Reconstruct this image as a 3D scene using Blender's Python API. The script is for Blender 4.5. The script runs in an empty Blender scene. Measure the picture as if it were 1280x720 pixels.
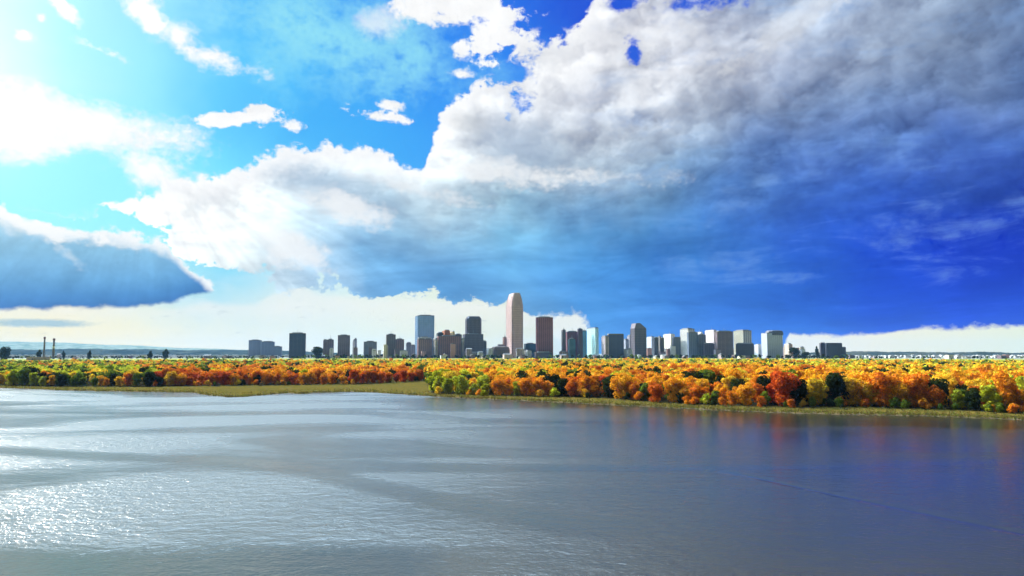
import bpy, math, random
import numpy as np
from mathutils import Vector

R = math.radians
rnd = random.Random(7)
npr = np.random.default_rng(11)
scene = bpy.context.scene
COL = scene.collection

# ------------------------------------------------------------------ camera
H = 28.0; FPX = 1004.0; HY = 442.0
PITCH = math.atan((HY - 360) / FPX)
cam_d = bpy.data.cameras.new("camera"); cam_d.sensor_width = 36
cam_d.lens = 36 * FPX / 1280; cam_d.clip_start = 1; cam_d.clip_end = 90000
cam = bpy.data.objects.new("camera", cam_d); COL.objects.link(cam)
cam.location = (0, 0, H); cam.rotation_euler = (R(90) + PITCH, 0, 0)
scene.camera = cam

def ray(x, y):
    a = (x - 640) / FPX; b = (360 - y) / FPX
    cp, sp = math.cos(PITCH), math.sin(PITCH)
    return (a, cp - b * sp, sp + b * cp)
def ground_pt(x, y):
    r = ray(x, y); t = -H / r[2]
    return (r[0] * t, r[1] * t)
def at_depth(x, y, D):
    r = ray(x, y); t = D / r[1]
    return (r[0] * t, D, H + r[2] * t)
def azel(x, y):
    r = ray(x, y)
    return math.degrees(math.atan2(r[0], r[1])), math.degrees(math.atan2(r[2], math.hypot(r[0], r[1])))
def to_px(X, Y, Z=0.0):
    cp, sp = math.cos(PITCH), math.sin(PITCH)
    f = Y * cp + (Z - H) * sp; u = -Y * sp + (Z - H) * cp
    return 640 + FPX * X / f, 360 - FPX * u / f
def lin(c):
    return tuple(((v / 255) / 12.92 if v / 255 <= .04045 else ((v / 255 + .055) / 1.055) ** 2.4) for v in c)
def sstep(a, b, x):
    t = np.clip((x - a) / (b - a), 0, 1); return t * t * (3 - 2 * t)

# ------------------------------------------------------------------ node helpers
class G:
    def __init__(s, nt): s.nt = nt; s.L = nt.links.new
    def n(s, t, **k):
        n = s.nt.nodes.new(t)
        for a, b in k.items(): setattr(n, a, b)
        return n
    def put(s, sock, v):
        if isinstance(v, bpy.types.NodeSocket): s.L(v, sock)
        elif v is not None: sock.default_value = v
    def m(s, op, a, b=None, c=None, clamp=False):
        n = s.n('ShaderNodeMath', operation=op); n.use_clamp = clamp
        s.put(n.inputs[0], a); s.put(n.inputs[1], b); s.put(n.inputs[2], c)
        return n.outputs[0]
    def add(s, a, b): return s.m('ADD', a, b)
    def sub(s, a, b): return s.m('SUBTRACT', a, b)
    def mul(s, a, b): return s.m('MULTIPLY', a, b)
    def ss(s, x, a, b, lo=0., hi=1., kind='SMOOTHSTEP'):
        n = s.n('ShaderNodeMapRange'); n.interpolation_type = kind
        for i, v in enumerate((x, a, b, lo, hi)): s.put(n.inputs[i], v)
        return n.outputs[0]
    def mix(s, f, a, b, blend='MIX'):
        n = s.n('ShaderNodeMix', data_type='RGBA', blend_type=blend)
        n.clamp_factor = True
        s.put(n.inputs[0], f)
        for i, v in ((6, a), (7, b)):
            if isinstance(v, tuple) and len(v) == 3: v = (*v, 1)
            s.put(n.inputs[i], v)
        return n.outputs[2]
    def xyz(s, x, y, z=0.):
        n = s.n('ShaderNodeCombineXYZ')
        for i, v in enumerate((x, y, z)): s.put(n.inputs[i], v)
        return n.outputs[0]
    def sep(s, v):
        n = s.n('ShaderNodeSeparateXYZ'); s.put(n.inputs[0], v); return n.outputs
    def noise(s, v, scale, detail=4., rough=.5, dist=0., lac=2.):
        n = s.n('ShaderNodeTexNoise'); s.put(n.inputs['Vector'], v)
        n.inputs['Scale'].default_value = scale; n.inputs['Detail'].default_value = detail
        n.inputs['Roughness'].default_value = rough; n.inputs['Distortion'].default_value = dist
        n.inputs['Lacunarity'].default_value = lac
        return n.outputs['Fac']
    def scale(s, col, f):
        n = s.n('ShaderNodeVectorMath', operation='SCALE')
        s.put(n.inputs[0], col); s.put(n.inputs['Scale'], f); return n.outputs[0]
    def curve(s, x, pts, x0, x1, y0, y1):
        n = s.n('ShaderNodeFloatCurve'); c = n.mapping.curves[0]
        P = sorted(((p[0] - x0) / (x1 - x0), (p[1] - y0) / (y1 - y0)) for p in pts)
        while len(c.points) < len(P): c.points.new(.5, .5)
        for q, (a, b) in zip(c.points, P):
            q.location = (min(max(a, 0), 1), min(max(b, 0), 1)); q.handle_type = 'VECTOR'
        n.mapping.update()
        s.put(n.inputs['Value'], s.ss(x, x0, x1, 0., 1., 'LINEAR'))
        return s.add(s.mul(n.outputs[0], float(y1 - y0)), float(y0))
    def ramp(s, f, stops):
        n = s.n('ShaderNodeValToRGB'); e = n.color_ramp.elements
        while len(e) < len(stops): e.new(.5)
        for i, (p, c) in enumerate(stops):
            e[i].position = p; e[i].color = (*c, 1)
        s.put(n.inputs[0], f); return n.outputs[0]

# ------------------------------------------------------------------ sun
SUN_AZ, SUN_EL = -47.0, 28.0
sd = Vector((math.cos(R(SUN_EL)) * math.sin(R(SUN_AZ)), math.cos(R(SUN_EL)) * math.cos(R(SUN_AZ)), math.sin(R(SUN_EL))))
sun_d = bpy.data.lights.new("sun", 'SUN'); sun_d.energy = 5.0; sun_d.angle = R(.5); sun_d.color = (1, .93, .82)
sun = bpy.data.objects.new("sun", sun_d); COL.objects.link(sun)
sun.rotation_euler = sd.to_track_quat('Z', 'Y').to_euler()

EXPO = 0.6
# ------------------------------------------------------------------ world: clear sky, cloud banks, storm shelf
def build_world():
    w = bpy.data.worlds.new("World"); scene.world = w; w.use_nodes = True
    nt = w.node_tree; nt.nodes.clear(); g = G(nt)
    STR = 0.1
    GAIN = 1 / (STR * 2 ** EXPO)
    d = g.sep(g.n('ShaderNodeTexCoord').outputs['Generated'])
    az = g.mul(g.m('ARCTAN2', d[0], d[1]), 180 / math.pi)
    el = g.mul(g.m('ARCSINE', d[2]), 180 / math.pi)
    P = g.xyz(az, el, 0.)
    # domain warp
    wa = g.sub(g.noise(P, .11, 4, .55), .5)
    wb = g.sub(g.noise(g.xyz(az, el, 37.), .11, 4, .55), .5)
    az2 = g.add(az, g.mul(wa, 9.)); 
    elw = g.ss(el, 1., 9., .5, 1.)
    el2 = g.add(el, g.mul(g.mul(wb, 6.), elw))

    def table(points, sig=62.):
        pts = np.array([(x, y) for x, y, _ in points], float)
        cs = np.array([lin(c) for _, _, c in points])
        rows = []
        els = [0.3, 1.5, 3, 4.6, 6.5, 8.6, 11, 13.6, 16.4, 19.4, 23, 30, 42]
        azs = np.linspace(-34, 34, 15)
        for e in els:
            r = []
            for a in azs:
                X = math.sin(R(a)) * math.cos(R(e)); Y = math.cos(R(a)) * math.cos(R(e)); Z = math.sin(R(e))
                px, py = to_px(X * 1e6, Y * 1e6, Z * 1e6)
                d2 = (pts[:, 0] - px) ** 2 * .7 + (pts[:, 1] - py) ** 2 * 1.5
                d2 = d2 - d2.min()
                wgt = np.exp(-d2 / (2 * sig * sig)) 
                r.append(tuple((wgt[:, None] * cs).sum(0) / wgt.sum()))
            rows.append((e, r))
        fx = g.ss(az2, -34., 34., 0., 1., 'LINEAR')
        col = None; pe = None
        for e, r in rows:
            c = g.ramp(fx, [(i / 14, r[i]) for i in range(15)])
            if col is None: col = c
            else: col = g.mix(g.ss(el2, float(pe), float(e), 0., 1., 'LINEAR'), col, c)
            pe = e
        return col

    S = [(0,0,(165,240,255)),(160,0,(130,218,253)),(320,0,(62,182,250)),(480,0,(40,150,245)),(600,0,(28,110,235)),(720,0,(18,75,215)),
         (0,60,(190,250,255)),(160,70,(140,232,255)),(320,60,(75,195,252)),(480,60,(52,160,250)),(600,70,(30,125,240)),(795,70,(30,90,220)),
         (0,120,(225,255,255)),(160,110,(150,236,255)),(300,110,(80,200,253)),(420,125,(40,165,248)),(560,110,(38,145,246)),
         (0,210,(170,250,253)),(160,200,(140,238,255)),(280,190,(110,222,254)),(420,160,(60,180,250)),(510,170,(55,165,248)),
         (0,250,(150,245,250)),(120,250,(150,245,252)),(200,280,(150,242,250)),
         (300,350,(105,210,250)),(270,340,(110,215,250)),(330,362,(120,212,245)),(240,330,(130,228,250)),(420,375,(235,245,245)),(480,370,(190,235,225)),
         (0,395,(235,235,205)),(60,425,(252,240,196)),(160,395,(240,238,205)),(180,425,(252,244,208)),(300,395,(235,240,228)),(300,428,(250,247,220)),
         (420,400,(246,247,235)),(450,430,(250,248,225)),(500,410,(205,235,235)),(560,390,(238,240,222)),(560,430,(246,244,214)),(640,405,(228,236,215)),(640,435,(235,238,212)),
         (700,400,(215,228,225)),(740,400,(170,210,235)),(800,430,(215,225,225)),(900,420,(225,228,225)),
         (1000,430,(246,244,225)),(1120,430,(247,243,212)),(1270,430,(236,244,214)),
         (640,-300,(60,120,220)),(0,-250,(200,235,255))]
    C = [(560,0,(240,243,250)),(640,0,(238,241,250)),(700,20,(235,238,245)),(780,30,(226,228,234)),(840,10,(205,208,222)),(900,10,(170,185,215)),(960,10,(185,205,230)),(1040,10,(175,190,215)),(1140,10,(150,168,195)),(1280,0,(118,142,178)),
         (600,60,(242,246,250)),(700,70,(240,240,243)),(800,80,(222,224,230)),(890,50,(236,234,234)),(960,60,(160,172,200)),(1060,50,(185,200,222)),(1130,80,(135,158,190)),(1280,60,(98,125,175)),
         (500,130,(248,250,252)),(640,130,(235,238,243)),(700,120,(228,230,236)),(770,110,(190,196,212)),(860,90,(188,196,212)),(900,110,(215,218,225)),(980,120,(128,150,188)),(1100,130,(112,138,182)),(1280,120,(78,112,178)),
         (560,170,(242,245,250)),(640,160,(178,192,212)),(660,190,(165,185,210)),(720,140,(220,224,230)),(760,170,(168,184,205)),(880,160,(142,166,196)),(1000,160,(105,136,182)),(1120,170,(82,118,182)),(1280,170,(55,92,182)),
         (340,190,(250,253,255)),(470,200,(240,247,250)),(560,205,(235,242,246)),(400,215,(180,205,225)),(700,205,(200,212,220)),(780,215,(128,160,190)),(880,210,(108,145,188)),(1000,210,(68,108,185)),(1150,215,(50,88,185)),(1280,215,(34,66,178)),
         (160,240,(252,254,254)),(260,230,(250,252,252)),(320,250,(235,242,246)),(400,245,(200,220,234)),(480,240,(165,198,222)),(560,240,(178,208,224)),(640,240,(150,190,212)),(760,250,(92,146,190)),(900,250,(72,120,190)),(1020,245,(64,108,192)),(1130,240,(42,84,190)),(1280,250,(24,58,182)),
         (220,270,(250,252,252)),(300,290,(244,250,250)),(370,270,(225,238,244)),(420,270,(148,190,220)),(520,280,(128,178,212)),(640,290,(122,182,215)),(760,290,(72,136,194)),(900,290,(56,110,195)),(1050,285,(34,80,194)),(1160,285,(18,54,190)),(1280,290,(10,38,180)),
         (320,330,(240,250,250)),(370,320,(190,222,238)),(430,320,(122,178,218)),(520,330,(96,156,210)),(640,330,(94,164,216)),(760,330,(62,132,200)),(900,330,(48,108,200)),(1050,330,(26,72,202)),(1180,335,(15,50,192)),(1280,335,(8,36,182)),
         (370,360,(215,235,245)),(430,350,(110,168,214)),(530,355,(74,142,208)),(640,355,(78,150,218)),(760,365,(66,138,216)),(880,360,(54,120,212)),(980,355,(40,98,205)),(1100,365,(22,72,208)),(1200,365,(18,62,205)),(1280,360,(16,52,196)),
         (620,380,(120,170,205)),(720,390,(76,150,220)),(800,400,(60,132,215)),(900,400,(50,118,218)),(1000,400,(28,92,214)),(1120,400,(24,74,212)),(1280,395,(24,72,206)),
         (860,430,(56,120,215)),(960,430,(40,110,218)),
         (640,-120,(190,205,225)),(960,-150,(120,140,170)),(1280,-150,(62,72,100)),(1300,-350,(45,52,70)),(1000,-350,(52,58,72)),(760,-350,(130,142,165)),(300,-300,(225,240,252)),(0,-300,(250,252,255))]
    sky = table(S, 40.); cl = table(C, 36.)
    sky = g.scale(sky, GAIN); cl = g.scale(cl, GAIN)
    nish = g.n('ShaderNodeTexSky'); nish.sky_type = 'NISHITA'; nish.sun_disc = False
    nish.sun_elevation = R(SUN_EL); nish.sun_rotation = R(SUN_AZ)
    nish.air_density = 1.2; nish.dust_density = .6; nish.ozone_density = 2.5
    sky = g.mix(.05, sky, nish.outputs[0])

    # fine cloud noises
    nA = g.noise(g.xyz(az, g.mul(el, 1.25), 3.), .15, 7, .56)
    nB = g.noise(g.xyz(az, g.mul(el, 1.3), 11.), .62, 6, .62)
    wx = g.add(g.mul(g.sub(nB, .5), 2.4), g.mul(wa, 3.)); wy = g.add(g.mul(g.sub(nB, .5), -2.), g.mul(wb, 3.))
    def billow(ox, oy):
        v = g.n('ShaderNodeTexVoronoi'); v.feature = 'F1'; v.normalize = True
        g.L(g.xyz(g.add(g.add(az, wx), ox), g.add(g.mul(g.add(el, wy), 1.25), oy), 1.), v.inputs['Vector'])
        v.inputs['Scale'].default_value = .20; v.inputs['Detail'].default_value = 2.5; v.inputs['Roughness'].default_value = .52
        v.inputs['Lacunarity'].default_value = 2.3
        return v.outputs['Distance']
    bl = billow(0., 0.); bl2 = billow(-.7, .8)
    relief = g.sub(bl2, bl)
    # shafts and streaks fanning out of the sun side of the storm
    cx, cy = azel(180, 170)
    dx = g.sub(az, cx); dy = g.sub(el, cy)
    ang = g.mul(g.m('ARCTAN2', dy, dx), 57.3)
    rad = g.m('SQRT', g.add(g.mul(dx, dx), g.mul(dy, dy)))
    nS = g.noise(g.xyz(g.add(ang, g.mul(wa, 6.)), g.mul(rad, .35), 0.), .17, 4, .55)
    nH = g.noise(g.xyz(g.mul(az, .35), g.mul(g.add(el, g.mul(az, -.05)), 1.6), 5.), .35, 5, .6, .4)

    nC = g.noise(g.xyz(az, g.mul(el, 1.5), 91.), 2.0, 4, .6)
    # shape noise, in degrees
    sh = g.add(g.mul(g.sub(nA, .5), 9.), g.add(g.mul(g.sub(nB, .5), 4.5), g.mul(g.sub(bl, .3), 2.2)))

    def edge(pts, pad=(-40, 40)):
        q = [azel(x, y) for x, y in pts]
        q = [(pad[0], q[0][1])] + q + [(pad[1], q[-1][1])]
        return g.curve(az, q, -40., 40., -5., 45.)
    top = edge([(118,262),(138,240),(200,228),(260,224),(312,206),(330,190),(370,181),(440,181),(480,176),(505,186),(530,196),(536,160),(556,128),(596,104),(632,78),(648,52),(664,40),(690,34),(712,34),(735,8),(760,-30),(900,-90),(1280,-250)])
    bot = edge([(118,262),(150,258),(200,288),(230,310),(330,348),(352,364),(400,350),(470,366),(560,378),(640,372),(665,392),(700,402),(715,448),(975,448),(985,418),(1060,417),(1160,414),(1280,409)])
    tN = g.add(el, g.add(g.mul(sh, .62), g.mul(g.sub(nC, .5), .9)))
    dTop = g.sub(top, tN)
    inTop = g.ss(dTop, -.12, .4)
    lowk = g.ss(el, .5, 6., .12, .8)
    bN = g.add(el, g.mul(g.add(sh, g.mul(g.sub(nC, .5), 1.6)), lowk))
    inBot = g.ss(g.sub(bN, bot), -.12, .22)
    mass = g.mul(inTop, inBot)

    def blob(x, y, rx, ry, soft=.5, amp=.35, rot=0.):
        a, e = azel(x, y); ks = math.cos(R(a)) ** 2 * 57.3 / FPX; ke = math.cos(R(a)) * 57.3 / FPX
        u = g.mul(g.sub(az, a), 1 / (rx * ks)); v = g.mul(g.sub(el, e), 1 / (ry * ke))
        if rot:
            c, s_ = math.cos(R(rot)), math.sin(R(rot))
            k = (ry * ke) / (rx * ks)
            u2 = g.add(g.mul(u, c), g.mul(v, s_ * k)); v2 = g.sub(g.mul(v, c), g.mul(u, s_ / k)); u, v = u2, v2
        rr = g.m('SQRT', g.add(g.mul(u, u), g.mul(v, v)))
        rr = g.add(rr, g.add(g.mul(sh, amp * 1.7), g.mul(g.sub(nC, .5), min(2.2, 26. * amp / max(ry, 5) + .5))))
        return g.ss(rr, 1 - soft, 1 + soft, 1., 0.)
    # blue holes in the mass
    for b in ((688,12,34,20,.35,.45,-20),(793,72,7,13,.9,.8),(648,128,9,10,.7,.9,40),(880,2,40,7,.9,.5),(632,88,22,12,.5,.6),(780,2,16,8,.8,.5)):
        mass = g.mul(mass, g.sub(1., blob(*b)))
    # free white clouds
    wh = None
    for b in ((40,148,205,40,.35,.12,-4),(300,148,46,9,.2,.2,8),(322,144,24,13,.2,.25),(368,158,13,6,.5,.3),
              (86,18,34,13,.3,.2,-38),(178,14,34,15,.55,.3,-30),(225,45,22,13,.8,.3),(120,60,40,6,.9,.4,-15),(260,70,40,8,.95,.4,-10),(32,45,14,9,.6,.3),(52,22,8,6,.6,.2),
              (478,147,40,7,.4,.4,-8),(488,131,18,5,.6,.4),
              (585,4,52,20,.3,.35),(610,52,36,16,.3,.5,40),(578,65,14,15,.35,.45),(628,20,24,12,.3,.4),(577,92,12,5,.6,.3),
              (170,205,70,26,.8,.35,-25),(240,240,60,16,.5,.3,-10)):
        m = blob(*b); wh = m if wh is None else g.m('MAXIMUM', wh, m)
    # thin veil, top centre left
    veil = g.mul(blob(415,50,150,46,.9,.3,-10), g.ss(g.add(g.mul(nB, .6), g.mul(nA, .4)), .30, .54, .0, .9))
    veil2 = g.mul(blob(470,32,20,14,.8,.3), .6)
    # low bank over the horizon at left
    cTop = edge([(0,262),(40,278),(100,284),(150,290),(210,298),(235,322),(262,352),(276,372),(290,440)])
    cBot = edge([(0,388),(130,386),(190,384),(225,376),(262,368),(275,360),(290,350)])
    dC = g.sub(cTop, g.add(el, g.mul(sh, .5)))
    cm = g.mul(g.ss(dC, -.1, .25), g.ss(g.sub(g.add(el, g.mul(sh, .2)), cBot), -.08, .3))
    cy0 = g.ss(g.sub(el, cBot), 0., 6.2, 0., 1., 'LINEAR')
    ccol = g.ramp(cy0, [(0, lin((58,112,180))), (.14, lin((80,142,202))), (.3, lin((108,170,218))), (.6, lin((140,195,228))), (.95, lin((175,218,238)))])
    ccol = g.scale(ccol, g.mul(g.add(g.add(g.mul(nS, .45), .74), g.mul(g.sub(nB, .5), .5)), GAIN))
    ccol = g.mix(g.mul(g.ss(g.add(dC, g.mul(g.sub(nB, .5), 2.2)), .15, 1.1, 1., 0.), .95), ccol, tuple(v * GAIN for v in lin((250,253,253))))

    for b, f in (((75,288,44,10,.6,.4,-3), .9), ((12,268,26,6,.6,.4,-20), .8), ((150,300,30,7,.8,.4,-12), .6), ((205,302,40,7,.7,.4,-6), .7), ((88,322,14,5,.9,.5,-40), .4)):
        ccol = g.mix(g.mul(blob(*b), f), ccol, tuple(v * GAIN for v in lin((250,252,252))))
    white = tuple(v * GAIN for v in lin((251, 252, 253)))
    # cloud body: relief, streaks, white rim
    low = g.ss(el, 9., 15.)
    right = g.ss(az, 4., 20.)
    relAmp = g.ss(el, 5., 14., .15, 2.5)
    k = g.add(1., g.mul(relief, relAmp))
    k = g.mul(k, g.add(1., g.mul(g.sub(nB, .5), g.ss(el, 4., 14., .12, .55))))
    k = g.mul(k, g.add(1., g.mul(g.sub(nA, .5), g.ss(el, 6., 14., .2, 1.1))))
    k = g.add(k, g.ss(az, -18., 2., .20, .05))
    ur = g.add(g.mul(az, .906), g.mul(el, .423)); vr = g.sub(g.mul(el, .906), g.mul(az, .423))
    nR = g.noise(g.xyz(g.mul(g.add(ur, g.mul(wa, 8.)), .28), g.add(vr, g.mul(wb, 5.)), 71.), .30, 6, .58, .3)
    k = g.mul(k, g.add(1., g.mul(g.sub(nR, .5), g.mul(g.ss(el, 7., 12., 0., 1.35), g.ss(az, 0., 14., .25, 1.)))))
    k = g.mul(k, g.add(1., g.mul(g.sub(nS, .5), g.ss(el, 10., 17., 1.0, .1))))
    k = g.mul(k, g.add(1., g.mul(g.sub(nH, .5), g.ss(el, 11., 19., 1.15, .1))))
    kv = g.xyz(k, g.add(g.mul(k, .96), .04), g.add(g.mul(k, .8), .2))
    vm = g.n('ShaderNodeVectorMath', operation='MULTIPLY'); g.L(cl, vm.inputs[0]); g.L(kv, vm.inputs[1]); body = vm.outputs[0]
    for b, c, f in (((385,222,70,20,.9,.25,-18),(168,192,216),.75), ((268,248,46,12,.9,.3,-10),(196,206,216),.6), ((242,258,14,8,.9,.3),(185,200,212),.6), ((655,182,46,26,.9,.2,-15),(160,180,205),.6), ((566,152,30,12,.9,.3),(200,206,212),.6), ((745,120,34,14,.9,.25),(180,186,204),.5)):
        body = g.mix(g.mul(blob(*b), f), body, tuple(v * GAIN for v in lin(c)))
    hl = g.mul(g.ss(g.add(g.mul(nR, .5), g.mul(g.add(nA, g.mul(relief, .25)), .5)), .53, .62), g.mul(g.ss(el, 12., 19.), g.ss(az, 14., 28., 1., .12)))
    body = g.mix(g.mul(hl, .6), body, tuple(v * GAIN for v in lin((240, 243, 248))))
    # pale wisps over the blue storm
    wisp = g.mul(g.mul(g.ss(nH, .48, .68), g.ss(nB, .32, .62)), g.mul(g.ss(el, 2., 5.), g.ss(az, 0., 12.)))
    body = g.mix(g.mul(wisp, .42), body, tuple(v * GAIN for v in lin((120,160,215))))
    for b, f in (((585,212,130,11,.7,.3,-4), .75), ((425,258,44,13,.8,.35,-12), .8), ((505,232,60,8,.8,.4,-14), .55), ((350,300,50,16,.8,.35,-30), .8), ((690,60,60,24,.9,.3,20), .5), ((820,52,50,18,.9,.35,15), .45), ((760,222,60,7,.9,.4,0), .35), ((1000,28,70,12,.9,.4,25), .4)):
        body = g.mix(g.mul(blob(*b), f), body, tuple(v * GAIN for v in lin((247, 249, 250))))
    leftw = g.ss(az, 2., 22., 1., .15)
    rim = g.mul(g.ss(g.add(dTop, g.mul(g.sub(nB, .5), 2.)), .3, 2.6, 1., 0.), leftw)
    body = g.mix(g.mul(rim, .85), body, white)
    # warm white lower bank in front of the horizon light
    hz = g.mul(g.ss(g.noise(g.xyz(g.mul(az, .7), g.mul(el, 2.2), 21.), .3, 7, .6), .42, .7), g.ss(el, .8, 4., .0, .35))
    sky = g.mix(g.mul(hz, g.ss(el, 4., 6., 1., 0.)), sky, white)
    hT = edge([(0,380),(200,384),(262,377),(320,378),(345,362),(372,350),(395,362),(440,366),(520,374),(600,376),(700,385),(760,440)])
    hm = g.mul(g.ss(g.sub(hT, g.add(el, g.mul(sh, .10))), -.1, .5), g.ss(el, 1.5, 3.2))
    sky = g.mix(g.mul(hm, .6), sky, tuple(v * GAIN for v in lin((244, 245, 238))))
    bar = blob(46, 404, 60, 4.5, .5, .12)
    sky = g.mix(g.mul(bar, .75), sky, tuple(v * GAIN for v in lin((140,185,205))))
    dk = g.mul(g.ss(g.noise(g.xyz(g.mul(az, .8), g.mul(el, 3.), 51.), .9, 6, .6), .6, .72), g.ss(el, .8, 1.6))
    sky = g.mix(g.mul(g.mul(dk, .3), g.ss(el, 3., 5., 1., 0.)), sky, tuple(v * GAIN for v in lin((150,175,190))))

    out = g.mix(veil, sky, tuple(v * GAIN for v in lin((150, 228, 246))))
    out = g.mix(veil2, out, white)
    out = g.mix(wh, out, g.scale(g.xyz(*white), g.add(1., g.mul(relief, .5))))
    out = g.mix(mass, out, body)
    out = g.mix(cm, out, ccol)
    # lit puff behind the reddish tower
    out = g.mix(blob(686, 402, 34, 16, .35, .35), out, tuple(v * GAIN for v in lin((236,240,232))))
    # glow round the sun side
    sdv = g.n('ShaderNodeVectorMath', operation='DOT_PRODUCT')
    g.L(g.xyz(d[0], d[1], d[2]), sdv.inputs[0]); sdv.inputs[1].default_value = tuple(sd)
    glow = g.m('POWER', g.m('MAXIMUM', sdv.outputs['Value'], 0.), 34.)
    gl = g.scale(g.xyz(1., .97, .9), g.mul(glow, .9 * GAIN))
    ad = g.n('ShaderNodeVectorMath', operation='ADD'); g.L(out, ad.inputs[0]); g.L(gl, ad.inputs[1]); out = ad.outputs[0]
    # sky behind and beside the camera: broken cloud over the physical sky
    bk = g.noise(g.xyz(d[0], d[1], g.mul(d[2], 1.6)), 2.2, 7, .55)
    back = g.mix(g.ss(bk, .42, .62), g.scale(nish.outputs[0], .35), (1.1, 1.15, 1.3))
    side = g.ss(g.m('ABSOLUTE', az), 42., 70.)
    high = g.ss(el, 34., 60.)
    out = g.mix(g.m('MAXIMUM', side, high), out, back)
    bright = g.mul(g.mul(g.ss(el, 25., 36.), g.ss(el, 60., 80., 1., 0.)), g.ss(az, -4., 14., 1., 0.))  # over-bright sky patch above the frame, added to brighten the water
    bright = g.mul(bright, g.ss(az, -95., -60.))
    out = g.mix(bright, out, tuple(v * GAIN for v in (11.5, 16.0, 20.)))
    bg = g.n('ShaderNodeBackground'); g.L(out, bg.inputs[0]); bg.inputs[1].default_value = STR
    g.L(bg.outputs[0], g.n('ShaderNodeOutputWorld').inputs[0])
    w.cycles.sampling_method = 'MANUAL'; w.cycles.sample_map_resolution = 512
build_world()

# ------------------------------------------------------------------ mesh helpers
class MB:
    def __init__(s): s.v = []; s.f = []
    def prism(s, poly, z0, z1, top=None, cap=True):
        n = len(poly); b = len(s.v); top = top or poly
        s.v += [(x, y, z0) for x, y in poly] + [(x, y, z1) for x, y in top]
        s.f += [(b + i, b + (i + 1) % n, b + n + (i + 1) % n, b + n + i) for i in range(n)]
        if cap:
            s.f.append(tuple(b + n + i for i in range(n))); s.f.append(tuple(b + n - 1 - i for i in range(n)))
    def box(s, x0, x1, y0, y1, z0, z1): s.prism([(x0, y0), (x1, y0), (x1, y1), (x0, y1)], z0, z1)
    def build(s, name, mat, parent=None):
        me = bpy.data.meshes.new(name); me.from_pydata(s.v, [], s.f); me.update()
        me.materials.append(mat)
        o = bpy.data.objects.new(name, me); COL.objects.link(o)
        if parent: o.parent = parent
        return o
def np_mesh(name, V, quads, mats, idx=None, parent=None, smooth=False):
    me = bpy.data.meshes.new(name); n = len(quads); k = quads.shape[1]
    me.vertices.add(len(V)); me.vertices.foreach_set('co', V.astype(np.float32).ravel())
    me.loops.add(n * k); me.loops.foreach_set('vertex_index', quads.astype(np.int32).ravel())
    me.polygons.add(n); me.polygons.foreach_set('loop_start', np.arange(0, n * k, k, dtype=np.int32))
    for m in mats: me.materials.append(m)
    if idx is not None: me.polygons.foreach_set('material_index', idx.astype(np.int32))
    me.update(calc_edges=True)
    if smooth: me.polygons.foreach_set('use_smooth', np.ones(n, bool))
    o = bpy.data.objects.new(name, me); COL.objects.link(o)
    if parent: o.parent = parent
    return o
def tag(o, label=None, cat=None, group=None, kind=None):
    if label: o['label'] = label
    if cat: o['category'] = cat
    if group: o['group'] = group
    if kind: o['kind'] = kind
    return o
def empty(name, loc, rz=0):
    o = bpy.data.objects.new(name, None); COL.objects.link(o); o.location = loc; o.rotation_euler = (0, 0, rz); return o

# ------------------------------------------------------------------ materials
def mat(name, fn):
    m = bpy.data.materials.new(name); m.use_nodes = True; m.node_tree.nodes.clear(); g = G(m.node_tree)
    s = fn(g); g.L(s, g.n('ShaderNodeOutputMaterial').inputs[0]); return m
def princ(g, col, rough=.7, spec=.4, normal=None, metal=0.):
    p = g.n('ShaderNodeBsdfPrincipled')
    if isinstance(col, tuple): col = (*col[:3], 1)
    g.put(p.inputs['Base Color'], col); g.put(p.inputs['Roughness'], rough)
    p.inputs['Specular IOR Level'].default_value = spec; p.inputs['Metallic'].default_value = metal
    if normal is not None: g.L(normal, p.inputs['Normal'])
    return p.outputs[0]
def objc(g): return g.n('ShaderNodeTexCoord').outputs['Object']
def wallm(name, col, rough=.75, var=.25):
    def f(g):
        n = g.noise(objc(g), .08, 5, .6)
        c = g.mix(n, tuple(v * (1 - var) for v in col), tuple(min(1, v * (1 + var)) for v in col))
        return princ(g, c, rough)
    return mat(name, f)
def leafm(name, c1, c2):
    def f(g):
        geo = g.n('ShaderNodeNewGeometry').outputs['Position']
        oi = g.n('ShaderNodeObjectInfo').outputs['Random']
        n = g.noise(geo, .16, 3, .6); n2 = g.noise(geo, 1.3, 2, .6)
        t = g.add(g.mul(g.sub(n, .5), 2.2), g.add(g.mul(g.sub(oi, .5), .5), .5))
        c = g.mix(g.m('MULTIPLY', t, 1., clamp=True), c1, c2)
        c = g.scale(c, g.ss(n2, .3, .7, .55, 1.35))
        hs = g.n('ShaderNodeHueSaturation'); g.put(hs.inputs['Hue'], g.ss(oi, 0., 1., .49, .51, 'LINEAR')); g.L(c, hs.inputs['Color'])
        hs.inputs['Saturation'].default_value = 1.0
        d = g.n('ShaderNodeBsdfDiffuse'); g.L(hs.outputs[0], d.inputs[0])
        tr = g.n('ShaderNodeBsdfTranslucent'); g.L(hs.outputs[0], tr.inputs[0])
        m = g.n('ShaderNodeMixShader'); m.inputs[0].default_value = .25
        g.L(d.outputs[0], m.inputs[1]); g.L(tr.outputs[0], m.inputs[2])
        return m.outputs[0]
    return mat(name, f)
LEAF = {
    'orange': leafm('leaf_orange', (.72, .22, .012), (.88, .40, .02)),
    'golden': leafm('leaf_golden', (.78, .42, .02), (.84, .56, .04)),
    'red-orange': leafm('leaf_red_orange', (.55, .10, .012), (.74, .20, .015)),
    'yellow-green': leafm('leaf_lime', (.32, .37, .02), (.58, .54, .03)),
    'green': leafm('leaf_green', (.08, .14, .012), (.22, .26, .02)),
    'dark green': leafm('leaf_dark', (.016, .026, .006), (.045, .055, .010)),
}
CK = list(LEAF)
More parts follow.
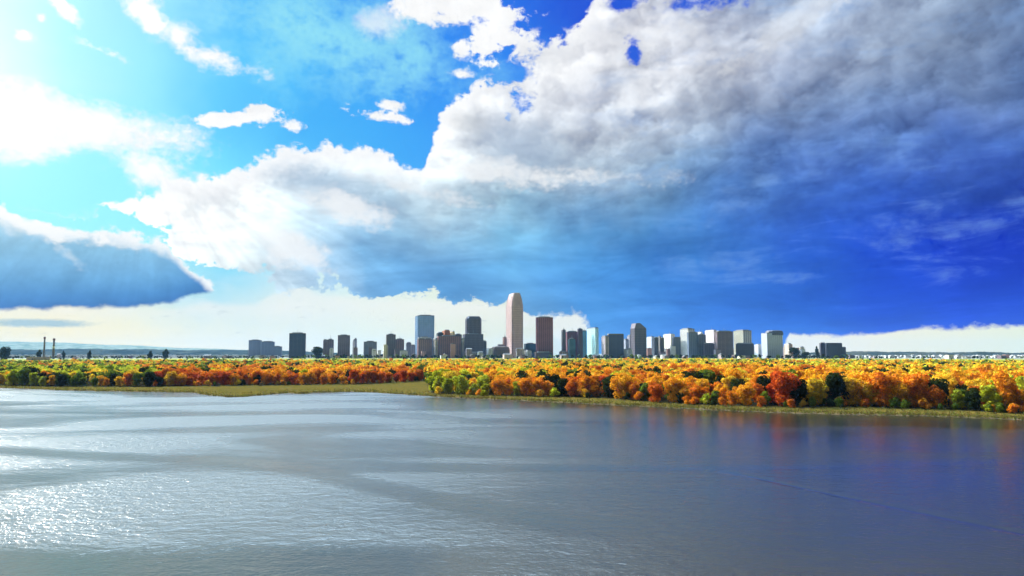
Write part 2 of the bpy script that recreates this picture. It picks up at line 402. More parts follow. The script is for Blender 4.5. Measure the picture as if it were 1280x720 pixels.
def bark(g):
    n = g.noise(objc(g), 3., 5, .6)
    return princ(g, g.mix(n, (.05, .035, .025), (.14, .10, .07)), .9)
BARK = mat('bark', bark)

# ------------------------------------------------------------------ shore, terrain
shore_px = [(-90,484),(0,485),(40,486.5),(60,487.5),(120,489),(180,490),(240,491),(262,494.5),(285,496.8),(310,496),(345,492.5),(360,491.5),(375,492.5),(400,491),(440,490),(470,491),(500,493),(540,495.5),(570,497.5),(640,500.5),(700,503),(760,506),(820,509),(900,513),(1000,517),(1060,518.5),(1160,520),(1280,525),(1380,531)]
tree_px = [(-90,482),(0,483),(60,485),(120,485.5),(180,485.5),(240,485),(300,484),(440,482.5),(500,480),(530,478),(536,480),(538,493),(560,494.5),(600,496),(700,498),(760,500),(820,505),(900,509),(1000,511.5),(1060,510.5),(1100,511.5),(1160,514),(1280,519),(1380,525)]
def pol(pts):
    o = []
    for x, y in pts:
        X, Y = ground_pt(x, y); o.append((math.degrees(math.atan2(X, Y)), math.hypot(X, Y)))
    return np.array(o)
SP = pol(shore_px); TP = pol(tree_px)
sa = np.concatenate([[-180, -120, -60], SP[:, 0], [60, 120, 180]]); sr = np.concatenate([[260, 420, 640], SP[:, 1], [300, 260, 260]])
ta = np.concatenate([[-60], TP[:, 0], [60]]); tr_ = np.concatenate([[660], TP[:, 1], [310]])
def wob(a, s=0):
    return np.sin(a * 3.1 + s) * .5 + np.sin(a * 7.3 + 1.3 + s) * .3 + np.sin(a * 17.9 + 2 + s) * .25 + np.sin(a * 41. + s) * .18
def Rs(a): return np.interp(a, sa, sr) * (1 + .005 * wob(a))
def Rt(a): return np.interp(a, ta, tr_)
def gz(a, r):
    t = r - Rs(a)
    z = np.where(t < 0, np.maximum(-3, t * .15), np.where(t < 5, t * .14, .7 + np.minimum((t - 5) / 60, 1) * .8))
    z = z + 9.5 * sstep(1850, 2500, r) + (np.where(t > 3, .18, 0) * np.sin(a * 9) * np.sin(r * .13))
    return z
def zat(X, Y): return float(gz(math.degrees(math.atan2(X, Y)), math.hypot(X, Y)))
def build_ground():
    A = np.concatenate([np.arange(-180, -40, 3.), np.arange(-40, 40, .1), np.arange(40, 180.01, 3.)])
    off = np.array([-200, -60, -20, -8, -3, -1, 0, 1, 2.5, 4, 6, 9, 13, 18, 25, 35, 50, 70, 100, 150.])
    far = np.array([950, 1200, 1500, 1700, 1900, 2100, 2300, 2500, 2800, 3300, 4200, 5500, 8000, 12000, 20000, 60000.])
    V = []
    R0 = Rs(A)
    cols = [np.zeros_like(R0) + 20] + [R0 + o for o in off] + [np.maximum(f, R0 + 200) for f in far]
    for r in cols:
        a = np.radians(A); V.append(np.stack([r * np.sin(a), r * np.cos(a), gz(A, r)], 1))
    V = np.concatenate(V); n = len(A); m = len(cols)
    i, j = np.meshgrid(np.arange(m - 1), np.arange(n - 1), indexing='ij')
    b = (i * n + j).ravel()
    Q = np.stack([b, b + n, b + n + 1, b + 1], 1)[:, ::-1]
    # centre disc closes the lake bed
    V = np.vstack([V, [[0, 0, -3]]]); c = len(V) - 1
    Tn = np.stack([np.full(n - 1, c), np.arange(n - 1), np.arange(1, n), np.arange(1, n)], 1)
    def f(g):
        pos = g.n('ShaderNodeNewGeometry').outputs['Position']; s = g.sep(pos)
        r = g.m('SQRT', g.add(g.mul(s[0], s[0]), g.mul(s[1], s[1])))
        n1 = g.noise(pos, .05, 6, .6); n2 = g.noise(pos, .6, 5, .65)
        grass = g.mix(g.ss(n1, .35, .65), (.075, .058, .010), (.036, .044, .007))
        grass = g.mix(g.ss(n2, .35, .75), grass, (.15, .090, .020))
        grass = g.mix(g.ss(n2, .3, .5, .5, 0.), grass, (.06, .05, .02))
        mud = g.mix(n2, (.05, .035, .02), (.16, .11, .06))
        z = g.add(s[2], g.mul(g.sub(n2, .5), .5))
        c = g.mix(g.ss(z, .25, .6), mud, grass)
        fieldc = g.mix(n1, (.30, .27, .06), (.20, .22, .05))
        c = g.mix(g.ss(r, 1500., 1700.), c, fieldc)
        n3 = g.noise(pos, .004, 6, .6)
        town = g.mix(g.ss(n3, .4, .6), (.10, .12, .06), (.32, .30, .26))
        c = g.mix(g.ss(r, 2850., 3100.), c, town)
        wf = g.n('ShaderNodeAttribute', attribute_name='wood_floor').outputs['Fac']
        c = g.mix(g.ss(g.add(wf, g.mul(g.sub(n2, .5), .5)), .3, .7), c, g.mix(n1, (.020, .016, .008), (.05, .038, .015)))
        return princ(g, c, 1., 0.)
    q = np.concatenate([Q, ])
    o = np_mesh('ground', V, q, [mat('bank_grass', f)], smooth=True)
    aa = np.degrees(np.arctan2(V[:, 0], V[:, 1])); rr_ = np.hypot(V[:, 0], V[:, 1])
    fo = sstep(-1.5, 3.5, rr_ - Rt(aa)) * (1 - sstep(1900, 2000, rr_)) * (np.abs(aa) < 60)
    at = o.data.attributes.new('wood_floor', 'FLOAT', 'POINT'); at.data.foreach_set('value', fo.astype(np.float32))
    tag(o, kind='structure')
    me = bpy.data.meshes.new('x')
build_ground()

def build_water():
    V = np.array([[-1500, -1500, 0], [1500, -1500, 0], [1500, 1500, 0], [-1500, 1500, 0.]])
    def f(g):
        pos = g.n('ShaderNodeNewGeometry').outputs['Position']; s = g.sep(pos)
        X, Y = s[0], s[1]
        wl = g.noise(g.xyz(g.mul(X, .5), g.mul(Y, 1.), 2.), .012, 4, .55, .8)
        n1 = g.noise(g.xyz(X, Y, 0.), 1.1, 3, .6, .3)
        n2 = g.noise(g.xyz(g.mul(X, .8), Y, 9.), .32, 3, .55, .4)
        # calm lane and wind line
        c1 = g.curve(X, [(-260,262),(-152,240),(-112,224),(-74,214),(-48,196),(-27,172),(1,143),(30,125),(60,112)], -260., 60., 80., 300.)
        l1 = g.ss(g.m('ABSOLUTE', g.sub(g.add(Y, g.mul(g.sub(wl, .5), 18.)), c1)), 3., 13., 1., 0.)
        l1 = g.mul(l1, g.ss(X, 5., 35., 1., 0.))
        c2 = g.curve(X, [(40,196),(53,190),(66,158),(80,127),(110,100)], 40., 110., 80., 220.)
        l2 = g.ss(g.m('ABSOLUTE', g.sub(g.add(Y, g.mul(g.sub(wl, .5), 10.)), c2)), .0, 6., 1., 0.)
        l2 = g.mul(l2, g.ss(X, 46., 54.))
        near = g.mul(g.ss(g.add(Y, g.mul(g.sub(wl, .5), 30.)), 112., 128., 1., 0.), g.ss(X, -20., 20., 1., 0.))
        ruff = g.ss(wl, .38, .6, .55, 1.15)
        ruff = g.mul(ruff, g.sub(1., g.mul(l1, .45)))
        ruff = g.mul(ruff, g.sub(1., g.mul(near, .7)))
        ruff = g.mul(ruff, g.ss(X, -20., 55., 1., .42))
        ruff = g.mul(ruff, g.sub(1., g.mul(l2, .8)))
        h = g.add(g.mul(n1, .13), g.add(g.mul(n2, .26), g.mul(g.noise(g.xyz(X, Y, 5.), 3.1, 2, .5), .035)))
        b = g.n('ShaderNodeBump'); b.inputs['Strength'].default_value = 1.; b.inputs['Distance'].default_value = 1.
        g.L(g.mul(h, g.mul(ruff, g.ss(X, -90., 10., 1.9, 1.2))), b.inputs['Height'])
        rough = g.add(g.mul(ruff, .20), .07)
        col = g.mix(g.ss(wl, .35, .65), (.018, .018, .010), (.026, .022, .010))
        p = g.n('ShaderNodeBsdfPrincipled'); g.L(col, p.inputs['Base Color']); g.L(rough, p.inputs['Roughness'])
        p.inputs['IOR'].default_value = 1.333; g.L(b.outputs[0], p.inputs['Normal'])
        return p.outputs[0]
    o = np_mesh('water', V, np.array([[0, 1, 2, 3]]), [mat('lake_water', f)]); tag(o, kind='structure')
build_water()

# ------------------------------------------------------------------ hills and far ridges
def ridge(name, pts, D, thick, col1, col2, bump, kind='structure', n=400):
    xs = np.linspace(pts[0][0], pts[-1][0], n); ys = np.interp(xs, [p[0] for p in pts], [p[1] for p in pts])
    rows = 7; V = []
    hgt = []
    for x, y in zip(xs, ys):
        X, Y, Z = at_depth(x, y, D); hgt.append((X, Z))
    hgt = np.array(hgt)
    nz = sum(np.sin(np.arange(n) * f + p) * a for f, p, a in ((.11, 0, 1), (.31, 1, .5), (.83, 2, .35), (1.9, 3, .25))) * bump
    prof = [(-1, 0), (-.6, .35), (-.25, .8), (0, 1), (.3, .85), (.7, .4), (1, 0)]
    for t, k in prof:
        jit = npr.normal(0, bump * .4, n) * (1 if 0 < k < 1 else 0)
        X = hgt[:, 0] * (1 + t * thick / D)
        V.append(np.stack([X, np.full(n, D + t * thick), 9 + (hgt[:, 1] - 9 + nz) * k + jit], 1))
    V = np.concatenate(V)
    i, j = np.meshgrid(np.arange(6), np.arange(n - 1), indexing='ij'); b = (i * n + j).ravel()
    Q = np.stack([b, b + n, b + n + 1, b + 1], 1)[:, ::-1]
    def f(g):
        pos = g.n('ShaderNodeNewGeometry').outputs['Position']
        return princ(g, g.mix(g.ss(g.noise(pos, .006, 6, .65), .35, .65), col1, col2), 1., 0.)
    o = np_mesh(name, V, Q, [mat(name + '_cover', f)], smooth=True); tag(o, kind='structure'); return o
ridge('hills', [(-200,428),(-60,427),(0,427),(60,427.5),(110,430),(160,431.5),(220,434.5),(280,436.5),(340,438),(420,441)], 12500, 1500, (.10,.14,.10), (.22,.24,.18), 3)
ridge('low_hills', [(-200,436),(0,437),(60,436.5),(120,436),(200,437),(260,437.5),(330,437.5),(380,439.5),(430,441)], 6800, 500, (.012,.022,.02), (.05,.06,.05), 2.5)
ridge('terrain', [(990,441.5),(1050,440.0),(1060,439.3),(1140,439.5),(1150,440.3),(1200,440),(1245,440),(1270,440.8),(1330,440.5),(1500,441)], 6000, 260, (.02,.028,.02), (.07,.07,.05), 2)

# ------------------------------------------------------------------ trees
def crown_quads(rg, n, rx, rz, cz, qs, lobes=9, fill=.30):
    """leaf clumps on and inside a handful of overlapping lobes"""
    L = []
    for i in range(lobes):
        a = rg.uniform(0, 6.283); q = rg.uniform(0, 1) ** .5 * .62; h = rg.uniform(-.62, .66)
        k = math.sqrt(max(0, 1 - h * h))
        L.append((math.cos(a) * q * rx * k * 1.25, math.sin(a) * q * rx * k * 1.25, cz + h * rz, rg.uniform(.26, .50) * rx))
    L.append((0, 0, cz, .62 * rx)); L.append((rg.uniform(-.2,.2) * rx, rg.uniform(-.2,.2) * rx, cz + .55 * rz, .42 * rx))
    L = np.array(L); wt = L[:, 3] ** 2; wt /= wt.sum()
    w = rg.choice(len(L), n, p=wt)
    d = rg.normal(size=(n, 3)); d /= np.linalg.norm(d, axis=1)[:, None]
    rr = np.where(rg.random(n) < fill, rg.uniform(.45, .9, n), rg.uniform(.86, 1.1, n))
    c = L[w, :3] + d * (L[w, 3] * rr)[:, None] * np.array([1, 1, .92])
    nrm = d + rg.normal(0, .55, (n, 3)); nrm /= np.linalg.norm(nrm, axis=1)[:, None]
    up = rg.normal(size=(n, 3)); t = np.cross(nrm, up); t /= np.linalg.norm(t, axis=1)[:, None]; b = np.cross(nrm, t)
    s = qs * rg.uniform(.6, 1.3, n)[:, None]
    cs = []
    for u, v in ((-1, -1), (1, -1), (1, 1), (-1, 1)):
        cs.append(c + t * s * u * rg.uniform(.5, 1.1, (n, 1)) + b * s * v * rg.uniform(.35, .9, (n, 1)))
    V = np.stack(cs, 1).reshape(-1, 3)
    return V, np.arange(4 * n).reshape(-1, 4)
def tube(mb, p0, p1, r0, r1, k=6):
    p0, p1 = Vector(p0), Vector(p1); ax = (p1 - p0).normalized(); a = ax.orthogonal().normalized(); c = ax.cross(a)
    b = len(mb.v)
    for p, r in ((p0, r0), (p1, r1)):
        mb.v += [tuple(p + a * math.cos(i * 6.283 / k) * r + c * math.sin(i * 6.283 / k) * r) for i in range(k)]
    mb.f += [(b + i, b + (i + 1) % k, b + k + (i + 1) % k, b + k + i) for i in range(k)]
def make_tree(color, seed, shape):
    rg = np.random.default_rng(seed)
    root = empty('deciduous_tree' if shape < 3 else 'bush', (0, -300, -50))
    if shape < 3:
        ht = 12.; rx = (4.6, 5.2, 3.9)[shape]; rz = (4.6, 4.2, 5.2)[shape]; cz = ht - rz * .98
        mb = MB(); pz = 0; px = py = 0
        for i in range(4):
            nx, ny = px + rg.uniform(-.2, .2), py + rg.uniform(-.2, .2)
            tube(mb, (px, py, pz), (nx, ny, pz + 2.), .30 - .055 * i, .30 - .055 * (i + 1)); px, py = nx, ny; pz += 2.
        for i in range(7):
            a = rg.uniform(0, 6.28); z0 = rg.uniform(2.2, 6.5); L = rg.uniform(2.2, 3.8)
            tube(mb, (0, 0, z0), (math.cos(a) * L, math.sin(a) * L, z0 + L * rg.uniform(.5, 1.1)), .12, .04, 4)
        mb.build('trunk', BARK, root)
        V, Q = crown_quads(rg, 2300, rx, rz, cz, .40, lobes=11)
        # skirt of lower branches
        V2, Q2 = crown_quads(rg, 420, rx * .82, 1.9, 2.6, .38, lobes=6)
        V = np.vstack([V, V2]); Q = np.vstack([Q, Q2 + 4 * 2300])
    else:
        mb = MB()
        for i in range(4):
            a = i * 1.6; tube(mb, (0, 0, 0), (math.cos(a) * .9, math.sin(a) * .9, 2.4), .07, .03, 4)
        mb.build('stem', BARK, root)
        V, Q = crown_quads(rg, 520, 2.4, 1.9, 2.1, .30, lobes=7)
    np_mesh('crown', V, Q, [LEAF[color]], parent=root)
    root['c'] = color
    return root
PROTO = {}
sd_ = 100
for c in CK:
    for s in (0, 1, 2, 3):
        sd_ += 1; PROTO[c, s] = [make_tree(c, sd_, s), False]
def place(color, shape, loc, sc, rz, sz=1.):
    p = PROTO[color, shape]
    if not p[1]: p[1] = True; r = p[0]; del r['c']
    else:
        r = p[0].copy(); COL.objects.link(r)
        for k in list(r.keys()): del r[k]
        for ch in p[0].children:
            d = ch.copy(); COL.objects.link(d); d.parent = r
    r.location = loc; r.rotation_euler = (0, 0, rz); r.scale = (sc, sc, sc * sz)
    return r
def field(x, y, s):
    return (math.sin(x * .031 + s) + math.sin(y * .037 + 1.7 * s) + math.sin((x + y) * .021 + 2.3 * s) + math.sin((x - y) * .055 + s * .7)) / 4
def pick(px, depth, r, X, Y):
    if px < 110: W = dict(zip(CK, (.03, .08, .01, .36, .34, .20)))
    elif px < 195: W = dict(zip(CK, (.10, .20, .04, .30, .20, .16)))
    elif px < 532: W = dict(zip(CK, (.32, .05, .40, .04, .06, .15)))
    elif px < 608 and depth < 30: W = dict(zip(CK, (.02, .12, .0, .66, .08, .12)))
    elif px < 700: W = dict(zip(CK, (.48, .15, .14, .07, .05, .15)))
    elif px < 1040: W = dict(zip(CK, (.52, .08, .22, .03, .04, .14)))
    else: W = dict(zip(CK, (.60, .14, .10, .05, .03, .12)))
    if r > 950 and px > 430: W = dict(zip(CK, (.34, .28, .06, .14, .10, .08)))
    if r > 1250 and px > 430: W = dict(zip(CK, (.24, .24, .03, .20, .21, .08)))
    if r > 1250 and px <= 430: W = dict(zip(CK, (.12, .12, .10, .18, .34, .14)))
    ks = list(W); f = [max(0, W[k] * (1 + 1.6 * field(X, Y, i * 2.1 + 1))) for i, k in enumerate(ks)]
    return rnd.choices(ks, f)[0]
cand = []
a = -40.; 
k = 0
while True:
    depth = 4 + k * 9.0
    a = -38.5; any_ = False
    while a < 38.5:
        r0 = float(Rt(a)); r = r0 + depth + rnd.uniform(-3, 3)
        if r < 1950:
            any_ = True
            step = (7.6 if depth < 60 else 9.5 if r < 900 else 11.5 if r < 1300 else 16)
            X, Y = r * math.sin(R(a)), r * math.cos(R(a))
            if not (k > 0 and rnd.random() < .17):
                cand.append((X, Y, r, a, depth))
            a += math.degrees(step * rnd.uniform(.75, 1.3) / r)
        else: a += .3
    k += 1
    if not any_ or k > 230: break
indiv = []
rest = []
for X, Y, r, a, depth in cand:
    px, py = to_px(X, Y, 1)
    g_ = field(X * 1.7, Y * 1.7, 5.)
    ht = 12.2 * (1 + .24 * g_) * rnd.uniform(.74, 1.18)
    if px < 536: ht *= .92
    if px > 850 and depth < 90: ht *= 1.12
    col = pick(px, depth, r, X, Y)
    if depth < 7 and px > 540 and rnd.random() < .17: ht *= .62
    sc = (math.exp(-depth / 20) + .12) * ht / r
    if px < -6 or px > 1286: sc = -1
    (indiv if True else rest).append((sc, X, Y, r, px, depth, ht, col))
indiv.sort(key=lambda t: -t[0])
NT = 262
far_trees = indiv[NT:]; indiv = indiv[:NT]
# low bushes along the front of the wood
bushes = []
for i in range(64):
    px = rnd.choice([rnd.uniform(545, 1275), rnd.uniform(545, 1275), rnd.uniform(190, 530)])
    a = math.degrees(math.atan2((px - 640) / FPX, 1)); r = float(Rt(a)) - rnd.uniform(0, 7)
    col = rnd.choices(CK, (.30, .14, .10, .12, .16, .18))[0]
    bushes.append((r * math.sin(R(a)), r * math.cos(R(a)), r, px, col, rnd.uniform(.75, 1.35)))

LAND = [(6,'lone dark tree'),(57,'thinner chimney'),(68,'banded chimney'),(112,'dark poplars'),(150,'pale town roofs'),(200,'pair of dark far trees'),(250,'low blue ridge end'),(290,'low blue ridge end'),(328,'wide flat-roofed block'),(371,'navy slab tower'),(396,'grey twin-wing block'),(428,'plum office tower'),
        (462,'low grey slab'),(493,'stepped brown block'),(530,'blue glass tower'),(560,'maroon hall'),(592,'grey shouldered tower'),(620,'gabled brown block'),(643,'tallest tower'),(680,'dark red tower'),(714,'red-topped frame'),(741,'mint glass tower'),
        (768,'olive-domed block'),(798,'slant-topped tower'),(824,'narrow striped block'),(846,'cream slab pair'),(866,'cream stepped tower'),(886,'pinkish white block'),(905,'brown slab tower'),(928,'cream and olive tower'),(947,'low white hall'),(967,'pale dark-capped block'),
        (990,'small cream block'),(1021,'dark spire tree'),(1045,'dark rounded block')]
def landmark(px):
    if px > 1062:
        return 'the horizon, far right' if px > 1215 else ('the pale sky band' if px > 1140 else 'the bare horizon')
    return 'the ' + min(LAND, key=lambda t: abs(t[0] - px))[1]
ORD = ['leftmost', 'second from left', 'third from left', 'fourth from left', 'fifth from left', 'sixth from left', 'seventh from left', 'eighth from left', 'ninth from left', 'tenth from left', 'eleventh from left', 'twelfth from left', 'thirteenth from left', 'fourteenth from left']
groups = {}
for t in indiv:
    sc, X, Y, r, px, depth, ht, col = t
    size = 'tall' if ht > 13.3 else ('short' if ht < 10.2 else 'mid-height')
    row = 'front-row' if depth < 8.5 else ('second-row' if depth < 17 else 'deeper')
    key = f"{size} {col} {row} tree below {landmark(px)}"
    groups.setdefault(key, []).append(t)
for key, ts in groups.items():
    ts.sort(key=lambda t: t[4])
    for i, (sc, X, Y, r, px, depth, ht, col) in enumerate(ts):
        o = place(col, rnd.choice((0, 0, 1, 2)), (X, Y, zat(X, Y) - .1), ht / 12. * rnd.uniform(1.02, 1.22), rnd.uniform(0, 6.28), rnd.uniform(.82, .96))
        lab = key
        if len(ts) > 1: lab = key + ', ' + (('left' if i == 0 else 'right') + ' one of two' if len(ts) == 2 else (ORD[i] if i < len(ts) - 1 else 'rightmost'))
        tag(o, lab, 'tree', 'autumn trees along the shore')
groups = {}
for b in bushes:
    groups.setdefault(f"low round {b[4]} bush at the bank below {landmark(b[3])}", []).append(b)
for key, ts in groups.items():
    ts.sort(key=lambda t: t[3])
    for i, (X, Y, r, px, col, s) in enumerate(ts):
        o = place(col, 3, (X, Y, zat(X, Y) - .05), s, rnd.uniform(0, 6.28))
        tag(o, key if len(ts) == 1 else key + ', ' + (('left' if i == 0 else 'right') + ' one' if len(ts) == 2 else ORD[i]), 'bush', 'bushes at the foot of the wood')

# far wood: one mass behind the individual trees
def far_wood():
    Vs, Qs, Is = [], [], []; base = 0
    banks = {}
    for lod, n, q in ((0, 620, .62), (1, 230, .95), (2, 90, 1.35)):
        banks[lod] = [crown_quads(np.random.default_rng(50 + lod * 9 + i), n, 4.9, 4.4, 7.6, q, lobes=8) for i in range(8)]
    for sc, X, Y, r, px, depth, ht, col in far_trees:
        lod = 0 if (r < 640 and depth < 90) else (1 if r < 950 else 2)
        V, Q = banks[lod][rnd.randrange(8)]
        s = ht / 12. * (1.0 if r < 900 else 1.16); 
        z = float(gz(math.degrees(math.atan2(X, Y)), r))
        if r > 1200: s *= .86 + .25 * min(1, (r - 1200) / 800)
        an = rnd.uniform(0, 6.28); c, sn = math.cos(an), math.sin(an)
        W = np.stack([X + s * (V[:, 0] * c - V[:, 1] * sn), Y + s * (V[:, 0] * sn + V[:, 1] * c), z + V[:, 2] * s * (1 if r < 900 else .82)], 1)
        Vs.append(W); Qs.append(Q + base); base += len(V); Is.append(np.full(len(Q), CK.index(col)))
    o = np_mesh('woodland', np.concatenate(Vs), np.concatenate(Qs), [LEAF[c] for c in CK], np.concatenate(Is))
    tag(o, 'autumn wood of orange, gold and green crowns stretching back behind the shoreline trees', 'woodland', kind='stuff')
far_wood()

# dark tree belt between the city blocks, hedges on the field
def belt():
    Vs, Qs, Is = [], [], []; base = 0
    bank = [crown_quads(np.random.default_rng(250 + i), 60, 4.9, 4.4, 6.4, 1.5, lobes=6) for i in range(6)]
    for i in range(1700):
        px = rnd.uniform(-20, 1300); D = rnd.choice([rnd.uniform(2650, 3050), rnd.uniform(2900, 3600), rnd.uniform(1700, 2600)])
        if D < 2600 and rnd.random() < .72: continue
        if px > 1065 and rnd.random() < .6: continue
        X, Y, _ = at_depth(px, 445, D)
        s = rnd.uniform(.6, 1.25) * (1.25 if 380 < px < 1060 else .8) * (.6 if D < 2600 else 1)
        V, Q = bank[rnd.randrange(6)]; z = zat(X, Y) - 1.5
        Vs.append(V * s + np.array([X, Y, z])); Qs.append(Q + base); base += len(V)
        Is.append(np.full(len(Q), 0 if rnd.random() < .75 else 1))
    o = np_mesh('city_woodland', np.concatenate(Vs), np.concatenate(Qs), [LEAF['dark green'], LEAF['green']], np.concatenate(Is))
    tag(o, 'dark green tree belt massed along the foot of the distant skyline', 'woodland', kind='stuff')
belt()

# reeds and rough grass on the bank
def reeds():
    n = 70000
    a = npr.uniform(-36, 36, n); t = np.abs(npr.normal(0, 1, n)) * 5 + .6
    t = np.where(npr.random(n) < .25, npr.uniform(0, 40, n), t)
    r = Rs(a) + t; ok = r < Rt(a) + 4; a, r = a[ok], r[ok]; n = len(a)
    dens = np.sin(a * 5.1) + np.sin(a * 13.7 + 1) + np.sin(a * 31 + 2) + np.sin(r * .4)
    ok = dens > npr.uniform(-2.2, 2.0, n); a, r = a[ok], r[ok]; n = len(a)
    X = r * np.sin(np.radians(a)); Y = r * np.cos(np.radians(a)); Z = gz(a, r)
    h = npr.uniform(.2, .75, n) * (.6 + .4 * np.sin(a * 23) ** 2); w = npr.uniform(.08, .28, n); an = npr.uniform(0, 3.14, n)
    dx, dy = np.cos(an) * w, np.sin(an) * w; lx, ly = npr.normal(0, .2, n), npr.normal(0, .2, n)
    V = np.stack([np.stack([X - dx, Y - dy, Z - .05], 1), np.stack([X + dx, Y + dy, Z - .05], 1),
                  np.stack([X + dx * .6 + lx, Y + dy * .6 + ly, Z + h * npr.uniform(.6, 1, n)], 1), np.stack([X - dx * .5 + lx, Y - dy * .5 + ly, Z + h], 1)], 1).reshape(-1, 3)
    ms = [leafm('reed_straw', (.15, .11, .02), (.24, .18, .05)), leafm('reed_green', (.09, .12, .015), (.22, .23, .04)), leafm('reed_brown', (.08, .05, .02), (.2, .11, .04))]
    o = np_mesh('shore_grass', V, np.arange(4 * n).reshape(-1, 4), ms, npr.choice(3, n, p=(.4, .35, .25)))
    tag(o, 'rough straw and green grass tufts along the muddy bank', 'grass', kind='stuff')
reeds()

# ------------------------------------------------------------------ skyline
TH = R(12)
GLASS = {}
def glass(name, col, rough=.25):
    def f(g):
        n = g.noise(objc(g), .05, 4, .5)
        return princ(g, g.mix(n, tuple(v * .7 for v in col), tuple(min(1, v * 1.3) for v in col)), rough, .6)
    if name not in GLASS: GLASS[name] = mat('glass_' + name, f)
    return GLASS[name]
WM = {}
def wm(col):
    k = tuple(round(c, 3) for c in col)
    if k not in WM: WM[k] = wallm('facade', col)
    return WM[k]
ROOF = wallm('roof_gravel', (.12, .11, .10)); STEEL = wallm('steel_grey', (.25, .26, .28), .5)
def inset(poly, d):
    cx = sum(p[0] for p in poly) / len(poly); cy = sum(p[1] for p in poly) / len(poly)
    R0 = max(math.hypot(p[0] - cx, p[1] - cy) for p in poly)
    k = 1 - d / R0 * 1.25
    return [(cx + (x - cx) * k, cy + (y - cy) * k) for x, y in poly]
def chamf(w, d, c):
    return [(c, 0), (w - c, 0), (w, c), (w, d - c), (w - c, d), (c, d), (0, d - c), (0, c)] if c > 0 else [(0, 0), (w, 0), (w, d), (0, d)]
def facade(mb, poly, z0, z1, floor, bay, band, pier, out=.35):
    """spandrel bands and piers standing proud of the glass core"""
    n = len(poly)
    nf = max(1, int((z1 - z0) / floor))
    ring = inset(poly, -out)
    if band:
        for i in range(nf + 1):
            z = z0 + i * (z1 - z0) / nf
            mb.prism(ring, max(z - band / 2, z0 - .2), min(z + band / 2, z1 + .2))
    if pier:
        for i in range(n):
            a, b = Vector(poly[i]), Vector(poly[(i + 1) % n]); L = (b - a).length
            if L < 2: continue
            t = (b - a) / L; nn = Vector((t.y, -t.x)); m = max(1, int(L / bay))
            for j in range(m + 1):
                p = a + t * (L * j / m)
                q = [p - t * pier / 2, p + t * pier / 2, p + t * pier / 2 + nn * (out + .1), p - t * pier / 2 + nn * (out + .1)]
                mb.prism([(v.x, v.y) for v in q][::-1], z0, z1 + .1)
MASTS = []
